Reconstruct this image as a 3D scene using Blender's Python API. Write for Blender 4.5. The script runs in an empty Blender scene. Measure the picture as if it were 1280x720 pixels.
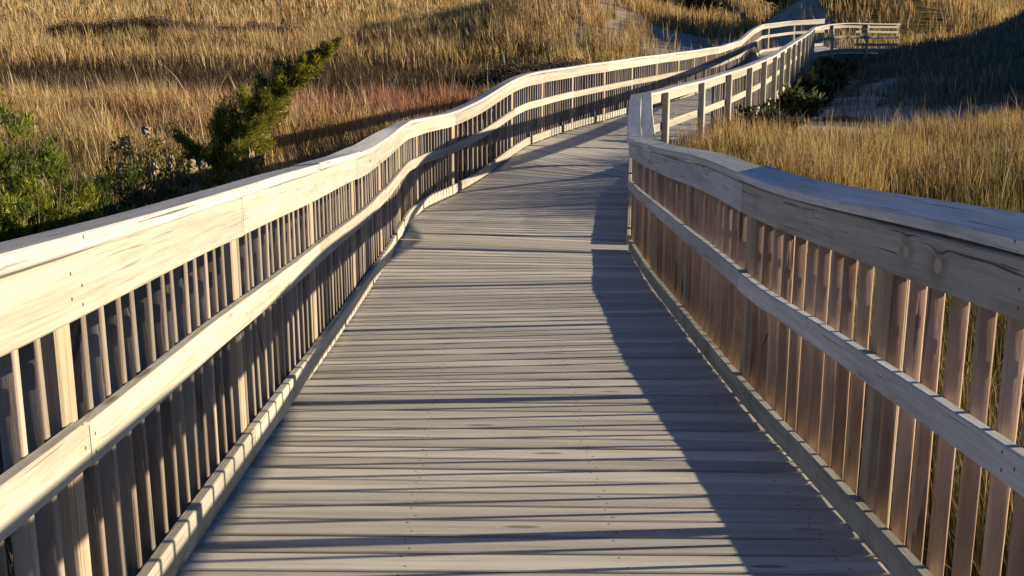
import bpy, bmesh, math, random
import numpy as np
from mathutils import Vector, Matrix
random.seed(7)
rng = np.random.default_rng(11)
scene = bpy.context.scene
COL = scene.collection
R = math.radians

# ------------------------------------------------------------------ camera, light, sky
cam = bpy.data.cameras.new('camera')
cam.sensor_width = 36.0
cam.lens = 36.0 * 1500 / 1280
cam.clip_start = 0.05
cam.clip_end = 2000
cam_ob = bpy.data.objects.new('camera', cam)
COL.objects.link(cam_ob)
cam_ob.location = (0, 0, 1.79)
cam_ob.rotation_euler = (math.pi / 2 - math.atan(0.25), 0, 0)
scene.camera = cam_ob

SUN_EL, SUN_AZ = R(12.9), R(6.0)          # azimuth measured from +X towards +Y
sun_dir = Vector((math.cos(SUN_EL) * math.cos(SUN_AZ), math.cos(SUN_EL) * math.sin(SUN_AZ), math.sin(SUN_EL)))
sun = bpy.data.lights.new('sun', 'SUN')
sun.energy = 5.0
sun.angle = R(0.6)
sun.color = (1.0, 0.85, 0.60)
sun_ob = bpy.data.objects.new('sun', sun)
COL.objects.link(sun_ob)
sun_ob.location = (40, 5, 30)
sun_ob.rotation_euler = sun_dir.to_track_quat('Z', 'Y').to_euler()

world = bpy.data.worlds.new('World')
scene.world = world
world.use_nodes = True
wt = world.node_tree
bg = wt.nodes['Background']
sky = wt.nodes.new('ShaderNodeTexSky')
sky.sky_type = 'NISHITA'
sky.sun_disc = False
sky.sun_elevation = SUN_EL
sky.sun_rotation = math.pi / 2 - SUN_AZ
sky.altitude = 0
sky.air_density = 1.0
sky.dust_density = 0.1
sky.ozone_density = 4.0
wb = wt.nodes.new('ShaderNodeMix'); wb.data_type = 'RGBA'; wb.blend_type = 'MULTIPLY'
wb.inputs[0].default_value = 1.0
wb.inputs[7].default_value = (0.46, 0.71, 1.05, 1.0)      # the photograph's cool white balance in the shade
wt.links.new(sky.outputs[0], wb.inputs[6])
wt.links.new(wb.outputs[2], bg.inputs['Color'])
bg.inputs['Strength'].default_value = 0.05

vs = scene.view_settings
scene.display_settings.display_device = 'sRGB'
vs.view_transform = 'Standard'
vs.look = 'None'
vs.exposure = 1.0
vs.gamma = 1.0
vs.use_curve_mapping = False
scene.cycles.max_bounces = 6
scene.cycles.transparent_max_bounces = 4
scene.cycles.use_denoising = True

# ------------------------------------------------------------------ tagging
def tag(o, label=None, cat=None, group=None, kind=None):
    if label: o['label'] = label
    if cat: o['category'] = cat
    if group: o['group'] = group
    if kind: o['kind'] = kind
    return o

def empty(name, loc):
    o = bpy.data.objects.new(name, None)
    o.empty_display_size = 0.2
    COL.objects.link(o)
    o.location = loc
    return o

def add_part(name, me, parent, mat=None):
    """links a mesh given in world coordinates as a child of parent"""
    o = bpy.data.objects.new(name, me)
    COL.objects.link(o)
    if mat: me.materials.append(mat)
    if parent:
        o.parent = parent
        o.matrix_parent_inverse = Matrix.Translation(-Vector(parent.location))
    return o

# ------------------------------------------------------------------ node helpers
class NT:
    def __init__(s, name):
        s.m = bpy.data.materials.new(name)
        s.m.use_nodes = True
        s.t = s.m.node_tree
        s.b = s.t.nodes['Principled BSDF']
        s.out = s.t.nodes['Material Output']
    def n(s, typ, **kw):
        nd = s.t.nodes.new(typ)
        for k, v in kw.items(): setattr(nd, k, v)
        return nd
    def put(s, sock, v):
        if isinstance(v, bpy.types.NodeSocket): s.t.links.new(v, sock)
        elif isinstance(v, (tuple, list)):
            sock.default_value = tuple(v) + ((1.0,) if len(v) == 3 and len(sock.default_value) == 4 else ())
        else: sock.default_value = v
    def math(s, op, a, b=0.0, c=None, clamp=False):
        nd = s.n('ShaderNodeMath', operation=op, use_clamp=clamp)
        s.put(nd.inputs[0], a); s.put(nd.inputs[1], b)
        if c is not None: s.put(nd.inputs[2], c)
        return nd.outputs[0]
    def comb(s, x, y, z=0.0):
        nd = s.n('ShaderNodeCombineXYZ')
        s.put(nd.inputs[0], x); s.put(nd.inputs[1], y); s.put(nd.inputs[2], z)
        return nd.outputs[0]
    def noise(s, vec, scale=1.0, detail=4.0, rough=0.55, dist=0.0):
        nd = s.n('ShaderNodeTexNoise')
        s.put(nd.inputs['Vector'], vec)
        nd.inputs['Scale'].default_value = scale
        nd.inputs['Detail'].default_value = detail
        nd.inputs['Roughness'].default_value = rough
        nd.inputs['Distortion'].default_value = dist
        return nd.outputs['Fac']
    def ramp(s, f, lo, hi, a=0.0, b=1.0):
        nd = s.n('ShaderNodeMapRange', interpolation_type='SMOOTHSTEP')
        s.put(nd.inputs[0], f)
        nd.inputs[1].default_value = lo; nd.inputs[2].default_value = hi
        nd.inputs[3].default_value = a; nd.inputs[4].default_value = b
        return nd.outputs[0]
    def mix(s, f, a, b, blend='MIX'):
        nd = s.n('ShaderNodeMix', data_type='RGBA', blend_type=blend)
        s.put(nd.inputs[0], f); s.put(nd.inputs[6], a); s.put(nd.inputs[7], b)
        return nd.outputs[2]

def wood(name, dark, light, grey, crack=0.5, per_object=False, nails=0.0, knots=True, plugs=None, moss=0.0, rough=0.8,
         tone=0.16, greyamt=0.5, bumpd=0.004, nail_at=((0.03, 0.028), (0.035, 0.07), (-0.035, 0.05), (-0.03, 0.105))):
    k = NT(name)
    uv = k.n('ShaderNodeUVMap', uv_map='UVMap').outputs[0]
    sep = k.n('ShaderNodeSeparateXYZ'); k.put(sep.inputs[0], uv)
    u, v = sep.outputs[0], sep.outputs[1]
    if per_object:
        rnd = k.n('ShaderNodeObjectInfo').outputs['Random']
    else:
        rnd = k.n('ShaderNodeAttribute', attribute_name='rnd').outputs['Fac']
    off = k.math('MULTIPLY', rnd, 57.0)
    # wobble the grain a little so it flows round knots
    kv = k.comb(k.math('ADD', k.math('MULTIPLY', u, 1.25), off), k.math('MULTIPLY', v, 5.5), off)
    vor = k.n('ShaderNodeTexVoronoi', feature='F1')
    k.put(vor.inputs['Vector'], kv); vor.inputs['Scale'].default_value = 1.0
    kd = vor.outputs['Distance']
    near = k.ramp(kd, 0.05, 0.36, 1.0, 0.0)
    v2 = k.math('ADD', v, k.math('MULTIPLY', near, 0.018)) if knots else v
    if plugs:
        pm = None; pr = None
        for (pu, pv, pr_) in plugs:
            du = k.math('MULTIPLY', k.math('SUBTRACT', u, pu), 1.0)
            dv = k.math('SUBTRACT', v, pv)
            d = k.math('SQRT', k.math('ADD', k.math('MULTIPLY', du, k.math('MULTIPLY', du, 0.55)), k.math('MULTIPLY', dv, dv)))
            m_ = k.ramp(d, pr_ * 0.82, pr_ * 1.0, 1.0, 0.0)
            h_ = k.ramp(d, pr_ * 0.9, pr_ * 3.2, 1.0, 0.0)
            pm = m_ if pm is None else k.math('MAXIMUM', pm, m_)
            pr = h_ if pr is None else k.math('MAXIMUM', pr, h_)
        v2 = k.math('ADD', v2, k.math('MULTIPLY', pr, 0.016))
    g1 = k.noise(k.comb(k.math('MULTIPLY', u, 3.2), k.math('MULTIPLY', v2, 150.0), off), 1.0, 7.0, 0.68)
    g2 = k.noise(k.comb(k.math('MULTIPLY', u, 0.7), k.math('MULTIPLY', v2, 17.0), off), 1.0, 3.0, 0.5, 0.4)
    g3 = k.noise(k.comb(k.math('MULTIPLY', u, 3.4), k.math('MULTIPLY', v, 14.0), off), 1.0, 7.0, 0.68)
    cr = k.noise(k.comb(k.math('MULTIPLY', u, 1.5), k.math('MULTIPLY', v2, 95.0), k.math('ADD', off, 9.0)), 1.0, 3.0, 0.55)
    f = k.math('ADD', k.math('MULTIPLY', g1, 0.55), k.math('MULTIPLY', g2, 0.55))
    col = k.mix(k.ramp(f, 0.36, 0.74), dark, light)
    col = k.mix(k.math('MULTIPLY', k.ramp(g3, 0.35, 0.7), greyamt), col, grey)
    # board to board tone
    tn = k.math('ADD', k.math('MULTIPLY', k.math('FRACT', k.math('MULTIPLY', rnd, 7.31)), 2 * tone), 1.0 - tone)
    col = k.mix(1.0, col, k.comb(tn, tn, tn), 'MULTIPLY')
    crm = k.math('MULTIPLY', k.ramp(cr, 0.64, 0.69), crack)
    col = k.mix(crm, col, tuple(c * 0.22 for c in dark))
    if knots:
        kn = k.ramp(kd, 0.05, 0.10, 1.0, 0.0)
        col = k.mix(k.math('MULTIPLY', kn, 0.65), col, (0.085, 0.05, 0.03))
    if plugs:
        col = k.mix(k.math('MULTIPLY', pr, 0.45), col, tuple(c * 0.45 for c in dark))
        col = k.mix(k.math('MULTIPLY', pm, 0.9), col, (0.42, 0.33, 0.22))
    geo = k.n('ShaderNodeNewGeometry').outputs['Position']
    w1 = k.noise(geo, 2.3, 5.0, 0.65)
    if moss:
        col = k.mix(k.math('MULTIPLY', k.ramp(w1, 0.5, 0.72), moss), col, (0.10, 0.105, 0.045))
    else:
        col = k.mix(k.math('MULTIPLY', k.ramp(w1, 0.52, 0.75), 0.3), col, tuple(c * 0.7 for c in grey))
    if nails:
        s1 = k.math('SUBTRACT', k.math('FRACT', k.math('ADD', k.math('DIVIDE', u, nails), 0.5)), 0.5)
        s1 = k.math('MULTIPLY', s1, nails)
        mask = None
        for (du_, vv) in nail_at:
            a = k.math('SUBTRACT', s1, du_); b = k.math('SUBTRACT', v, vv)
            d = k.math('SQRT', k.math('ADD', k.math('MULTIPLY', a, a), k.math('MULTIPLY', b, b)))
            m_ = k.ramp(d, 0.0035, 0.006, 1.0, 0.0)
            mask = m_ if mask is None else k.math('MAXIMUM', mask, m_)
        col = k.mix(k.math('MULTIPLY', mask, 0.9), col, (0.03, 0.022, 0.018))
    k.put(k.b.inputs['Base Color'], col)
    k.put(k.b.inputs['Roughness'], k.ramp(g1, 0.3, 0.7, rough - 0.08, rough + 0.12))
    k.b.inputs['Specular IOR Level'].default_value = 0.25
    bump = k.n('ShaderNodeBump')
    bump.inputs['Strength'].default_value = 0.55
    bump.inputs['Distance'].default_value = bumpd
    hgt = k.math('SUBTRACT', k.math('MULTIPLY', g1, 0.9), k.math('MULTIPLY', crm, 0.9))
    k.put(bump.inputs['Height'], hgt)
    k.t.links.new(bump.outputs[0], k.b.inputs['Normal'])
    return k.m

POST_P = 1.83
M_rail = wood('weathered_rail_wood', (0.25, 0.225, 0.17), (0.49, 0.455, 0.365), (0.40, 0.385, 0.345), nails=POST_P, greyamt=0.6)
M_cap = wood('weathered_cap_wood', (0.30, 0.285, 0.26), (0.56, 0.545, 0.515), (0.46, 0.465, 0.475), crack=0.85, nails=POST_P, greyamt=0.7)
M_sky_cap = wood('sky_lit_cap_wood', (0.34, 0.36, 0.38), (0.68, 0.70, 0.73), (0.60, 0.63, 0.67), crack=0.9, nails=POST_P, greyamt=0.7, bumpd=0.010)  # cap wood made paler and bluer, the sky light put into its colour
M_shade_rail = wood('shade_grey_rail_wood', (0.26, 0.255, 0.25), (0.56, 0.565, 0.57), (0.46, 0.48, 0.50), crack=0.85, moss=0.2, greyamt=0.65, nails=POST_P)  # copy of the rail wood with the cool grey of shade in its colour
M_bottom = wood('lichen_bottom_rail_wood', (0.27, 0.25, 0.19), (0.50, 0.48, 0.40), (0.38, 0.39, 0.35), crack=0.6, moss=0.7, nails=POST_P)
M_bal = wood('baluster_wood', (0.135, 0.10, 0.08), (0.36, 0.295, 0.235), (0.27, 0.245, 0.225), per_object=True, tone=0.3, crack=0.6)
M_bal_red = wood('bounce_red_baluster_wood', (0.27, 0.15, 0.092), (0.62, 0.41, 0.27), (0.46, 0.345, 0.27), per_object=True, tone=0.35, crack=0.7, greyamt=0.6)  # redder wood, also lightened and warmed for light bounced onto it
M_post = wood('post_wood', (0.24, 0.17, 0.11), (0.46, 0.37, 0.265), (0.38, 0.345, 0.29), crack=0.7)
M_deck = wood('deck_plank_wood', (0.35, 0.315, 0.27), (0.61, 0.57, 0.505), (0.51, 0.485, 0.44), crack=0.35, tone=0.24, greyamt=0.55, nails=0.66, nail_at=((0.012, 0.062), (-0.006, 0.142)))
M_beam = wood('beam_wood', (0.14, 0.11, 0.08), (0.26, 0.21, 0.16), (0.2, 0.18, 0.16), crack=0.7)

# ------------------------------------------------------------------ path of the boardwalk
Lst = [(-.90,-3.0,.80),(-.92,1.0,.37),(-.925,2.3,.235),(-.95,3.12,.148),(-.97,3.87,.072),(-.985,4.42,.01),(-.995,5.17,-.062),(-1.0,5.87,-.13),
       (-1.01,6.79,-.218),(-1.03,7.75,-.315),(-1.058,8.88,-.435),(-1.04,10.2,-.49),(-1.055,11.0,-.53),(-1.07,12.5,-.62),(-1.0,13.95,-.73),
       (-.75,15.2,-.80),(-.40,15.9,-.70),(-.10,16.5,-.55),(.06,17.0,-.50),(.24,17.8,-.495),(.67,19.25,-.52),(1.21,20.9,-.56),(1.84,22.4,-.58),
       (2.42,23.9,-.60),(4.07,28,-.68),(5.66,33,-.80),(7.13,38,-.84),(8.27,42,-.66),(9.40,46,-.60),(10.73,47.5,-.51),(12.42,48.8,-.47)]
R1st = [(1.12,-3.0,.74),(1.11,1.0,.355),(1.10,2.37,.218),(1.10,3.3,.115),(1.095,3.64,.075),(1.095,4.4,-.01),(1.08,4.8,-.06),(1.06,5.25,-.09),
        (1.04,5.85,-.115),(1.03,6.6,-.18),(1.04,7.5,-.275),(1.05,8.97,-.425),(1.085,10.3,-.56),(1.12,11.5,-.67)]
R2st = [(1.12,11.5,-.67),(1.33,13.6,-.635),(1.55,15.6,-.61)]
R3st = [(1.55,15.6,-.61),(1.78,15.9,-.61),(2.08,16.63,-.61),(2.53,17.63,-.61),(3.19,19.26,-.62),(4.13,21.68,-.62),(5.20,24.79,-.62),(6.04,27.56,-.61),
        (7.13,31.2,-.60),(8.75,36.6,-.60),(10.49,42.9,-.62),(11.19,43.8,-.54),(12.04,44.6,-.51),(14.47,46.0,-.58)]

def resample(st, ds=0.1, sigma=0.12, zsig=0.16):
    a = np.array(st, float)
    seg = np.sqrt((np.diff(a[:, :2], axis=0) ** 2).sum(1))
    s = np.r_[0, np.cumsum(seg)]
    n = int(s[-1] / ds) + 1
    q = np.linspace(0, s[-1], n)
    P = np.stack([np.interp(q, s, a[:, i]) for i in range(3)], 1)
    def sm(x, sg):
        r = int(3 * sg / ds)
        if r < 1: return x
        w = np.exp(-0.5 * (np.arange(-r, r + 1) * ds / sg) ** 2); w /= w.sum()
        xp = np.r_[2 * x[0] - x[r:0:-1], x, 2 * x[-1] - x[-2:-r - 2:-1]]
        return np.convolve(xp, w, 'valid')
    P[:, 0] = sm(P[:, 0], sigma); P[:, 1] = sm(P[:, 1], sigma); P[:, 2] = sm(P[:, 2], zsig)
    P[0] = a[0]; P[-1] = a[-1]
    return P

class Line:
    """a smoothed 3-D line with arc length; side = +1 when the outside lies to the right of travel"""
    def __init__(s, st, side, **kw):
        s.P = resample(st, **kw)
        s.side = side
        d = np.diff(s.P[:, :2], axis=0)
        s.s = np.r_[0, np.cumsum(np.sqrt((d ** 2).sum(1)))]
        t = np.gradient(s.P[:, :2], axis=0); t /= np.linalg.norm(t, axis=1)[:, None]
        s.T = t
        s.N = np.stack([t[:, 1], -t[:, 0]], 1) * side
        s.len = s.s[-1]
    def at(s, q):
        q = min(max(q, 0), s.len)
        p = np.array([np.interp(q, s.s, s.P[:, i]) for i in range(3)])
        n = np.array([np.interp(q, s.s, s.N[:, i]) for i in range(2)]); n /= np.linalg.norm(n)
        return p, n
    def s_of_y(s, y):
        return float(np.interp(y, s.P[:, 1], s.s))

LL = Line(Lst, -1)
R1 = Line(R1st, +1, sigma=0.3, zsig=0.4)
R2 = Line(R2st, +1, sigma=0.1)
R3 = Line(R3st, +1, sigma=0.3)

def sweep_mesh(name, line, s0, s1, lat0, lat1, z0, z1, ch=0.005, tilt=0.0, step=0.2, wob=0.0, seed=0, m0=None, m1=None, rise=None):
    """sweeps a chamfered rectangle along the line between arc lengths s0 and s1.
    tilt (radians) turns the section round its inner lower edge, outer edge up"""
    rs = random.Random(seed)
    n = max(2, int((s1 - s0) / step) + 2)
    prof = [(lat0 + ch, z0), (lat1 - ch, z0), (lat1, z0 + ch), (lat1, z1 - ch), (lat1 - ch, z1), (lat0 + ch, z1), (lat0, z1 - ch), (lat0, z0 + ch)]
    tf = tilt if callable(tilt) else None
    if tf: tilt = tf(0.5 * (s0 + s1))
    ct, st = math.cos(tilt), math.sin(tilt)
    base_prof = prof
    prof = [(lat0 + (a - lat0) * ct - (b - z0) * st, z0 + (a - lat0) * st + (b - z0) * ct) for a, b in prof]
    per = [0.0]
    for i in range(8):
        a, b = prof[i], prof[(i + 1) % 8]
        per.append(per[-1] + math.hypot(a[0] - b[0], a[1] - b[1]))
    # the unwrapped section starts at the inner lower edge so that v=0 is the lower edge of the inner face
    vs_, fs, uvs = [], [], []
    ph = rs.uniform(0, 6.28)
    for i in range(n):
        q = s0 + (s1 - s0) * i / (n - 1)
        p, nn = line.at(q)
        if i == 0 and m0 is not None: nn = m0
        if i == n - 1 and m1 is not None: nn = m1
        dz = wob * math.sin(q * 2.1 + ph) + (rise(q) if rise else 0.0)
        if tf:
            ct, st = math.cos(tf(q)), math.sin(tf(q))
            prof = [(lat0 + (a - lat0) * ct - (b - z0) * st, z0 + (a - lat0) * st + (b - z0) * ct) for a, b in base_prof]
        for (a, b) in prof:
            vs_.append((p[0] + nn[0] * a, p[1] + nn[1] * a, p[2] + b + dz))
    # v coordinate: inner face counts from its lower edge
    vloc = [b - z0 for a, b in prof]
    for i in range(n - 1):
        qa = s0 + (s1 - s0) * i / (n - 1); qb = s0 + (s1 - s0) * (i + 1) / (n - 1)
        for j in range(8):
            k = (j + 1) % 8
            a, b, c, d = i * 8 + j, i * 8 + k, (i + 1) * 8 + k, (i + 1) * 8 + j
            if j in (5, 6, 7):       # inner face group
                va, vb = vloc[j], vloc[k]
            else:
                va, vb = 0.3 + per[j], 0.3 + per[j + 1]
            if line.side > 0:
                fs.append((a, d, c, b)); uvs += [(qa, va), (qb, va), (qb, vb), (qa, vb)]
            else:
                fs.append((a, b, c, d)); uvs += [(qa, va), (qa, vb), (qb, vb), (qb, va)]
    e0 = tuple(range(8)); e1 = tuple((n - 1) * 8 + j for j in range(8))
    if line.side > 0: e1 = e1[::-1]
    else: e0 = e0[::-1]
    if line.side > 0:
        fs.append(e0); uvs += [(prof[j][0], prof[j][1]) for j in range(8)]
        fs.append(e1); uvs += [(prof[7 - j][0], prof[7 - j][1]) for j in range(8)]
    else:
        fs.append(e0); uvs += [(prof[7 - j][0], prof[7 - j][1]) for j in range(8)]
        fs.append(e1); uvs += [(prof[j][0], prof[j][1]) for j in range(8)]
    me = bpy.data.meshes.new(name)
    me.from_pydata(vs_, [], fs)
    fix(me, uvs, rs.random())
    return me

def fix(me, uvs, rnd):
    ul = me.uv_layers.new(name='UVMap')
    ul.data.foreach_set('uv', np.array(uvs, np.float32).ravel())
    at = me.attributes.new('rnd', 'FLOAT', 'FACE')
    if np.isscalar(rnd): rnd = np.full(len(me.polygons), rnd, np.float32)
    at.data.foreach_set('value', np.asarray(rnd, np.float32))
    me.update()

def post_mesh(name, w, d, z0, z1, ch=0.006):
    """local post: width w along x, depth d along y, from z0 to z1, chamfered edges, UV along the height"""
    a, b = w / 2, d / 2
    ring = [(-a + ch, -b), (a - ch, -b), (a, -b + ch), (a, b - ch), (a - ch, b), (-a + ch, b), (-a, b - ch), (-a, -b + ch)]
    V = [(x, y, z0) for x, y in ring] + [(x, y, z1 - ch) for x, y in ring] + [(x * (1 - 2 * ch / w), y * (1 - 2 * ch / d), z1) for x, y in ring]
    F, U = [], []
    zs = (z0, z1 - ch, z1)
    for l in range(2):
        for j in range(8):
            k = (j + 1) % 8
            F.append((l * 8 + j, l * 8 + k, (l + 1) * 8 + k, (l + 1) * 8 + j))
            v0, v1 = j * w * 0.5, (j + 1) * w * 0.5
            U += [(zs[l], v0), (zs[l], v1), (zs[l + 1], v1), (zs[l + 1], v0)]
    F.append(tuple(range(7, -1, -1))); U += [(x, y) for x, y in ring[::-1]]
    F.append(tuple(16 + j for j in range(8))); U += [(x, y) for x, y in ring]
    me = bpy.data.meshes.new(name)
    me.from_pydata(V, [], F)
    fix(me, U, 0.5)
    return me

def rounded_bal_mesh(name, dep, w, z0, z1, r=0.006):
    """baluster dep deep (local x, outward) and w wide, with rounded edges"""
    ring = []
    hx, hy = dep / 2, w / 2
    for cx, cy, a0 in ((hx - r, -hy + r, -90), (hx - r, hy - r, 0), (-hx + r, hy - r, 90), (-hx + r, -hy + r, 180)):
        for k in range(4):
            a = R(a0 + 30 * k)
            ring.append((cx + r * math.cos(a), cy + r * math.sin(a)))
    n = len(ring)
    V = [(x, y, z0) for x, y in ring] + [(x, y, z1) for x, y in ring]
    F, U = [], []
    for j in range(n):
        k = (j + 1) % n
        F.append((j, k, n + k, n + j))
        U += [(z0, j * w / 4), (z0, (j + 1) * w / 4), (z1, (j + 1) * w / 4), (z1, j * w / 4)]
    F.append(tuple(range(n - 1, -1, -1))); U += [(x, y) for x, y in ring[::-1]]
    F.append(tuple(range(n, 2 * n))); U += [(x, y) for x, y in ring]
    me = bpy.data.meshes.new(name)
    me.from_pydata(V, [], F)
    fix(me, U, 0.5)
    for p in me.polygons: p.use_smooth = len(p.vertices) == 4
    return me

# ------------------------------------------------------------------ railings
BW = 0.038
bal_me = rounded_bal_mesh('baluster', 0.044, 0.028, -0.22, 1.022); bal_me.materials.append(M_bal)
bal_red = rounded_bal_mesh('baluster', 0.046, 0.021, -0.22, 1.022); bal_red.materials.append(M_bal_red)
post_me = post_mesh('post', 0.089, 0.089, -0.30, 1.022); post_me.materials.append(M_post)

def splits(s0, s1, joints):
    q = [s0] + [j for j in joints if s0 + 0.3 < j < s1 - 0.3] + [s1]
    return list(zip(q[:-1], q[1:]))

def add_boards(root, name, line, joints, lat0, lat1, z0, z1, mat, gap=0.005, s0=None, s1=None, seed=0, tilts=None, **kw):
    s0 = 0 if s0 is None else s0
    s1 = line.len if s1 is None else s1
    out = []
    for i, (a, b) in enumerate(splits(s0, s1, joints)):
        tl = tilts if tilts else 0.0
        me = sweep_mesh(name, line, a + gap / 2, b - gap / 2, lat0, lat1, z0, z1, tilt=tl, seed=seed * 100 + i, wob=0.0005 if name == 'bottom_rail' else 0.003, **kw)
        out.append(add_part(name, me, root, mat))
    return out

def place(me, name, root, p, ang, tilt=(0, 0)):
    o = bpy.data.objects.new(name, me)
    COL.objects.link(o)
    o.parent = root
    o.matrix_parent_inverse = Matrix.Translation(-Vector(root.location))
    o.location = p
    o.rotation_euler = (tilt[0], tilt[1], ang)
    return o

def add_posts(root, line, qs, me=post_me, lat=BW + 0.0445):
    for i, q in enumerate(qs):
        p, n = line.at(q)
        if i == 0 or True:
            place(me, 'post', root, (p[0] + n[0] * lat, p[1] + n[1] * lat, p[2]), math.atan2(n[1], n[0]),
                  (random.uniform(-.006, .006), random.uniform(-.006, .006)))

def add_balusters(root, line, s0, s1, posts, want, pitch=0.136, lat=BW + 0.0225, skip=(), src_me=None, row_mat=None):
    """balusters between s0 and s1; those nearest in view (want: arc length -> bool) are parts, the rest one part of kind stuff"""
    rest = []
    bal_me = src_me or globals()['bal_me']
    q = s0
    cnt = 0
    while q < s1:
        qq = q + random.uniform(-.010, .010)
        q += pitch
        if any(abs(qq - c) < 0.075 for c in posts) or any(a < qq < b for a, b in skip): continue
        p, n = line.at(qq)
        loc = (p[0] + n[0] * lat, p[1] + n[1] * lat, p[2] + random.uniform(-.004, .0))
        ang = math.atan2(n[1], n[0]) + R(random.gauss(0, 1.4))
        tl = (random.gauss(0, .004), random.gauss(0, .004))
        if want(qq) and cnt < 100:
            cnt += 1
            place(bal_me, 'baluster', root, loc, ang, tl)
        else:
            rest.append(Matrix.Translation(loc) @ Matrix.Rotation(ang, 4, 'Z') @ Matrix.Rotation(tl[0], 4, 'X'))
    if rest:
        me = bpy.data.meshes.new('baluster')
        V, F, U, RN = [], [], [], []
        sv = [v.co.copy() for v in bal_me.vertices]
        sf = [tuple(pp.vertices) for pp in bal_me.polygons]
        su = [tuple(d.uv) for d in bal_me.uv_layers[0].data]
        for mt in rest:
            b0 = len(V); V += [tuple(mt @ c) for c in sv]
            F += [tuple(b0 + i for i in f) for f in sf]; U += su
            RN += [random.random()] * len(sf)
        me.from_pydata(V, [], F); fix(me, U, np.array(RN))
        for pp in me.polygons: pp.use_smooth = len(pp.vertices) == 4
        o = add_part('baluster_row', me, root, row_mat or M_bal_row)
        o['kind'] = 'stuff'

M_bal_row = wood('baluster_row_wood', (0.135, 0.10, 0.08), (0.36, 0.295, 0.235), (0.27, 0.245, 0.225), tone=0.3, crack=0.6)

# --- left railing: one long run from the foreground to the far bend
left = empty('railing', (LL.at(LL.s_of_y(3.0))[0][0], 3.0, 0.17))
tag(left, 'long sunlit cream railing left of the boardwalk, winding to the far bend', 'railing', 'timber railings of the boardwalk')
sL = lambda y: LL.s_of_y(y)
jl = np.arange(POST_P, LL.len, POST_P)
sEndBal = sL(46.0)
add_boards(left, 'handrail_cap', LL, jl[1::3], -0.016, 0.128, 1.032, 1.070, M_cap, seed=1, tilts=lambda q: R(-5 + 13 * math.exp(-((q - sL(9.4)) / 1.7) ** 4)))
add_boards(left, 'top_rail', LL, jl[1::2], 0.0, 0.037, 0.885, 1.026, M_rail, seed=2)
add_boards(left, 'mid_rail', LL, jl[0::2], 0.0, 0.037, 0.545, 0.648, M_rail, seed=3)
add_boards(left, 'bottom_rail', LL, jl[1::2], 0.0, 0.037, 0.022, 0.133, M_rail, seed=4)
add_posts(left, LL, jl)
add_balusters(left, LL, 0.06, sEndBal, jl, lambda q: q > sL(2.0))

# --- right railing in the foreground (up to and round the kink)
M_plug = wood('knotty_rail_wood', (0.22, 0.19, 0.155), (0.44, 0.41, 0.37), (0.38, 0.385, 0.385), crack=0.85, moss=0.2, greyamt=0.6, nails=POST_P,
              plugs=[(R1.s_of_y(3.02), 0.066, 0.023), (R1.s_of_y(3.27), 0.076, 0.020), (R1.s_of_y(2.25), 0.10, 0.012)])
right = empty('railing', (1.1, 3.0, 0.12))
tag(right, 'shaded grey railing right of the foreground deck, with brown balusters and sharp kink', 'railing', 'timber railings of the boardwalk')
sR = lambda y: R1.s_of_y(y)
q0 = sR(5.45)                       # the joint where the sagging cap meets the bluish one
jr = np.array([q0 + POST_P * k for k in range(-5, 6)])
jr = jr[(jr > 0.2) & (jr < R1.len - 0.25)]
p1, n1 = R1.at(R1.len); p2, n2 = R2.at(0)
mit = (n1 + n2); mit /= np.linalg.norm(mit); mit = mit / (mit @ n1)
p3, n3 = R2.at(R2.len); p4, n4 = R3.at(0)
mit2 = (n3 + n4); mit2 /= np.linalg.norm(mit2); mit2 = mit2 / (mit2 @ n3)
def cap_tilt(q): return R(13.0) if q < q0 + 0.001 else R(7)
jc = [q0 - 2 * POST_P, q0, q0 + 2 * POST_P]
add_boards(right, 'handrail_cap', R1, jc, -0.016, 0.128, 1.032, 1.070, M_sky_cap, seed=11, tilts=cap_tilt, s1=q0)
add_boards(right, 'handrail_cap', R1, jc, -0.016, 0.128, 1.032, 1.070, M_cap, seed=12, tilts=cap_tilt, s0=q0, m1=mit)
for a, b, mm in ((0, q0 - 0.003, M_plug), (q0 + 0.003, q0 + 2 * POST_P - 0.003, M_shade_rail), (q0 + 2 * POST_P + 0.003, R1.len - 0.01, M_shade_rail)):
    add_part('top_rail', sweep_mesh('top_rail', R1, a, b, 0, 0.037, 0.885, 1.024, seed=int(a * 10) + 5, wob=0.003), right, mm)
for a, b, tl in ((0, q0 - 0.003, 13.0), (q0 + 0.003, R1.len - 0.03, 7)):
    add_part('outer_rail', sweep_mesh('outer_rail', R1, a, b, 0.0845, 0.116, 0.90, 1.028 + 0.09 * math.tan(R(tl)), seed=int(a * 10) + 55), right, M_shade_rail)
add_part('outer_rail', sweep_mesh('outer_rail', R2, 0.06, R2.len, 0.0845, 0.116, 0.90, 1.032, seed=57), right, M_rail)
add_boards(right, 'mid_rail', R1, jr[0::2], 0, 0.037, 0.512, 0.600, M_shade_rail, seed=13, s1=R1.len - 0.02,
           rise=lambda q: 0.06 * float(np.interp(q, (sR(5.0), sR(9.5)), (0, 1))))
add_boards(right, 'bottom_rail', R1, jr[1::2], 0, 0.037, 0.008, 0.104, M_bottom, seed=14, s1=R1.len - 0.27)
add_boards(right, 'handrail_cap', R2, [], -0.016, 0.128, 1.032, 1.070, M_cap, seed=15, tilts=lambda q: R(7 + 2 * min(1, q / .5)), m0=mit)
add_boards(right, 'handrail_cap', R2, [], 0.132, 0.255, 1.052, 1.089, M_cap, seed=19, tilts=lambda q: R(9), s0=0.03)
add_boards(right, 'top_rail', R2, [], 0.0, 0.037, 0.885, 1.024, M_shade_rail, seed=16, s0=0.03)
add_boards(right, 'mid_rail', R2, [], 0.0, 0.037, 0.572, 0.655, M_rail, seed=17, s0=0.05)
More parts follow.
